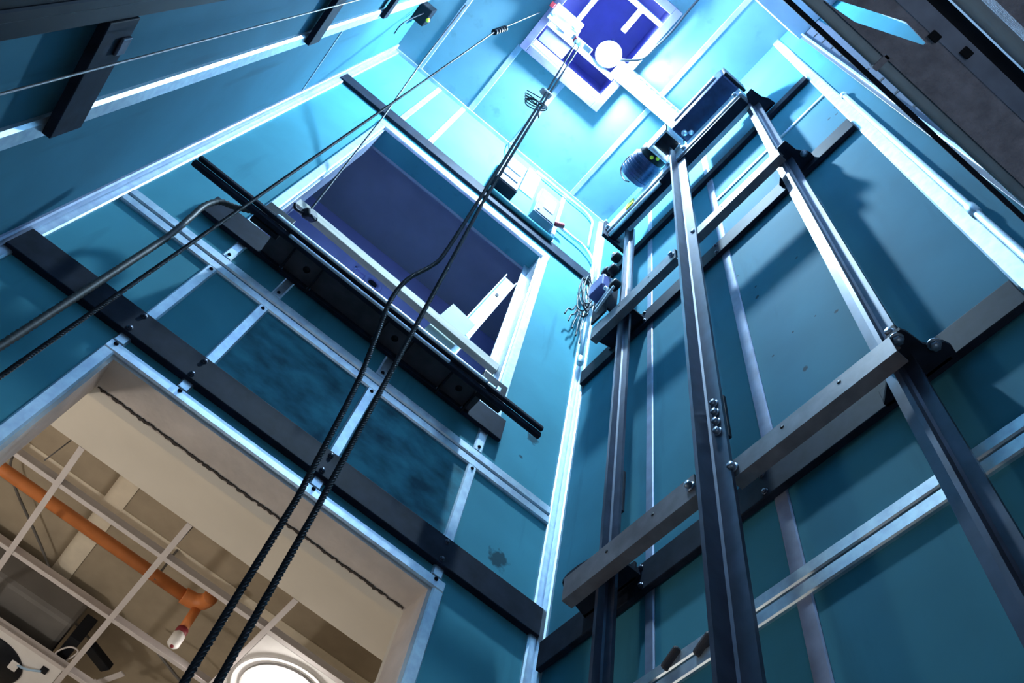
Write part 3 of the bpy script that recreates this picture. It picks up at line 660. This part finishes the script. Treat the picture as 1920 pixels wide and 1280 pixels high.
obj('track_edge', B().box(XR - .03, XR - .012, -.135, -.122, 2.15, 5.85, .002), M_GALV, o)
for k in range(12):
    obj('slot', B().box(XR - .0135, XR - .011, -.185, -.155, 2.6 + .27 * k, 2.625 + .27 * k), M_BLACK, o)
tag(obj('lintel_box', B().box(XL + .003, XR - .003, -.44, -.095, 5.90, ZC - .003, .003), M_SLATE), 'dark slate box lintel under the ceiling, top right', 'lintel')

# ------------------------------------------------------------------ lobby ceiling: grid, pipe, fixtures
def tbar(p, q, label):
    p, q = Vector(p), Vector(q); o = thing('ceiling_grid_bar', label, 'ceiling grid bar', p)
    obj('face', B().beam(p, q, .030, .004), M_GRID, o)
    obj('web', B().beam(p + Vector((0, 0, .022)), q + Vector((0, 0, .022)), .004, .04), M_GRID, o)
    return o
gx = [-1.11, -.503, .107, .733, 1.34]; gy = [3.585, 4.187, 4.76, 5.37]
nx = ['far left', 'left, above the orange pipe', 'middle, beside the sprinkler head', 'right, ending beside the white light panel', 'far right']
for x, n in zip(gx, nx): tbar((x, 3.286, GZ), (x, 5.6, GZ), 'white lobby grid bar running away from the shaft, ' + n)
ny = ['nearest the shaft', 'second from the shaft', 'third from the shaft', 'fourth from the shaft']
for y, n in zip(gy, ny): tbar((-2.0, y, GZ + .004), (2.2, y, GZ + .004), 'white lobby ceiling grid bar parallel to the doorway, ' + n)
zt = 3.099
def tape(x0, x1, y0, y1, label): return tag(obj('joint_tape', B().box(x0, x1, y0, y1, zt - .004, zt + .0005, .001), M_TAPE), label, 'joint tape')
tape(-2.5, 3.0, 3.97, 4.07, 'long pale joint compound strip parallel to the doorway on the tan deck')
zt = 3.0965
tape(-.33, -.21, 3.30, 5.3, 'pale joint compound strip crossing the tan deck away from the doorway')
# orange sprinkler pipe
o = thing('sprinkler_pipe', 'orange sprinkler pipe under the tan deck with a drop', 'pipe', (-.2, 4.0, 2.9))
obj('pipe', B().cyl((-2.5, 3.99, 2.9), (.38, 3.99, 2.9), .032, 18), M_ORANGE, o)
obj('elbow', B().tube(smooth([(.33, 3.99, 2.9), (.40, 3.985, 2.905), (.44, 3.95, 2.91), (.45, 3.90, 2.915)]), .042, 16), M_ORANGE, o)
obj('drop', B().cyl((.43, 3.99, 2.9), (.43, 3.99, 2.74), .026, 16), M_ORANGE, o)
obj('red_collar', B().cyl((.43, 3.99, 2.745), (.43, 3.99, 2.715), .032, 16, .004), M_RED, o)
obj('sprinkler_cap', B().cyl((.43, 3.99, 2.715), (.43, 3.99, 2.64), .034, 18, .01), M_WHITE, o)
obj('cap_plug', B().cyl((.43, 3.99, 2.641), (.43, 3.99, 2.634), .01, 12), M_RED, o)
obj('hanger', B().beam((.16, 3.99, 2.87), (.16, 3.99, 3.09), .03, .012, up=(1, 0, 0)), M_GREY, o)
# light panel with round lens
o = thing('light_panel', 'square white ceiling light panel with glowing round lens', 'ceiling light', (1.035, 3.89, GZ))
lp = obj('plate', B().box(.75, 1.325, 3.603, 4.215, GZ + .004, GZ + .065, .004), M_WHITE, o)
def ring(r0, r1, z0, z1):
    b = B(); n = 40; V = []
    for r, z in ((r0, z0), (r1, z0), (r1, z1), (r0, z1)): V.append([b.bm.verts.new((1.035 + r * math.cos(2 * PI * i / n), 3.92 + r * math.sin(2 * PI * i / n), z)) for i in range(n)])
    for a in range(4):
        for i in range(n): b.bm.faces.new((V[a][i], V[a][(i + 1) % n], V[(a + 1) % 4][(i + 1) % n], V[(a + 1) % 4][i]))
    bmesh.ops.recalc_face_normals(b.bm, faces=b.bm.faces[:]); return b
obj('outer_ring', ring(.255, .272, GZ - .006, GZ + .004), M_WHITE, lp)
obj('inner_ring', ring(.212, .226, GZ - .010, GZ + .004), M_GREY, lp)
obj('lens', B().sphere((1.035, 3.92, GZ - .018), .205, 40, (1, 1, .30)), M_DOWN, o)
# unlit fixture at lower left with black round opening
o = thing('speaker_panel', 'white square ceiling panel with black round opening, bottom left', 'ceiling panel', (-.25, 5.0, GZ))
obj('plate', B().box(-.49, .09, 4.775, 5.355, GZ + .006, GZ + .02, .004), M_WHITE, o)
obj('black_opening', B().cyl((-.27, 5.04, GZ + .005), (-.27, 5.04, GZ - .004), .20, 36), M_BLACK, o)
obj('white_tab', B().box(-.16, -.11, 4.92, 5.0, GZ - .012, GZ - .004, .003), M_WHITE, o)
obj('blue_wire', B().tube(smooth([(-.12, 4.93, GZ - .01), (-.07, 4.90, GZ - .02), (.0, 4.86, GZ - .01)]), .006, 8), M_BLUEW, o)
obj('terminal', B().box(-.01, .03, 4.83, 4.88, GZ - .006, GZ + .006, .003), M_BLACK, o)
tag(obj('grey_duct', B().box(-1.6, -.02, 4.60, 5.10, 2.82, 2.99, .03), M_GREY), 'dull grey duct lying above the ceiling grid, left', 'duct')
o = thing('ballast_box', 'black ballast box with wire loop beside the grey duct', 'ballast', (.05, 4.8, 2.8))
obj('case', B().box(.0, .07, 4.62, 4.98, 2.78, 2.94, .006), M_BLACK, o)
obj('wire', B().tube(smooth([(.02, 4.9, 2.77), (.0, 4.75, 2.75), (.04, 4.66, 2.76), (.09, 4.68, 2.77), (.06, 4.85, 2.77)]), .005, 6), M_GRID, o)
tag(obj('black_strut', B().beam((.12, 4.72, 2.86), (.28, 4.80, 2.86), .07, .04, bev=.004), M_BLACK), 'short black bar beyond the ballast box above the grid', 'bar')
tag(obj('clip_bracket', B().beam((.27, 4.90, 2.80), (.36, 4.66, 2.80), .035, .01, bev=.003).beam((.26, 4.86, 2.80), (.36, 4.86, 2.80), .03, .01, bev=.003), M_GRID), 'small pale bracket hanging above the grid near the shaft ropes', 'bracket')
tag(obj('grey_wire', B().tube(smooth([(-.83, 3.95, 3.03), (-.79, 4.15, 3.02), (-.45, 4.5, 3.03), (-.1, 4.85, 3.03), (.2, 5.0, 3.04)]), .007, 6), M_GREY), 'thin grey wire slung diagonally under the tan deck', 'wire')
tag(obj('grey_wire', B().tube(smooth([(.33, 4.55, 2.98), (.5, 4.5, 2.88), (.75, 4.55, 2.86), (1.0, 4.4, 2.84)]), .008, 6), M_GREY), 'sagging grey wire behind the ropes leading to the light panel', 'wire')
for y, x, n in ((3.55, .12, 'near the soffit edge'), (3.55, -.62, 'far left')):
    tag(obj('hanger_wire', B().tube([(x, y, GZ + .04), (x + .03, y - .02, 3.098)], .004, 6), M_GREY), 'thin dark hanger wire from deck to grid, ' + n, 'wire')

# ------------------------------------------------------------------ light, camera, view
EMB = 4100.0
def set_em(m, v): m.node_tree.nodes['Principled BSDF'].inputs['Emission Strength'].default_value = v
set_em(M_BULB, EMB); set_em(M_DOWN, 40.0)
def lamp(name, loc, col, power, r):
    l = bpy.data.lights.new(name, 'POINT'); l.color = col; l.energy = power; l.shadow_soft_size = r
    o = bpy.data.objects.new(name, l); o.location = loc; C.objects.link(o)
lamp('lobby_floor_lamp', (-1.5, 3.5, .3), (1.0, .93, .86), 66, .12)
lamp('entrance_fill', (.3, -1.1, -.4), (.76, .87, 1.0), 32, .5)  # unseen fill, added for ambient light from behind the camera
w = bpy.data.worlds.new('world'); bpy.context.scene.world = w; w.use_nodes = True
w.node_tree.nodes['Background'].inputs[0].default_value = (.004, .006, .01, 1); w.node_tree.nodes['Background'].inputs[1].default_value = 1.0
cam = bpy.data.cameras.new('camera'); co = bpy.data.objects.new('camera', cam); C.objects.link(co)
rx = Vector((0.76877434, -0.61957693, 0.15846275)); dn = Vector((0.626437, 0.67969973, -0.38155598)); fw = Vector((0.1286962, 0.39259737, 0.91066162))
co.matrix_world = Matrix(((rx.x, -dn.x, -fw.x, 0), (rx.y, -dn.y, -fw.y, 0), (rx.z, -dn.z, -fw.z, 0), (0, 0, 0, 1)))
cam.sensor_width = 36; cam.lens = 1489.0 / 1920 * 36; cam.shift_y = -160.0 / 1920; cam.clip_start = .02
bpy.context.scene.camera = co
vs = bpy.context.scene.view_settings
vs.view_transform = 'Standard'; vs.look = 'None'; vs.exposure = 0.0; vs.gamma = 1.0; vs.use_curve_mapping = False
bpy.context.scene.cycles.max_bounces = 8; bpy.context.scene.cycles.use_denoising = True
bpy.context.scene.cycles.sample_clamp_indirect = 10
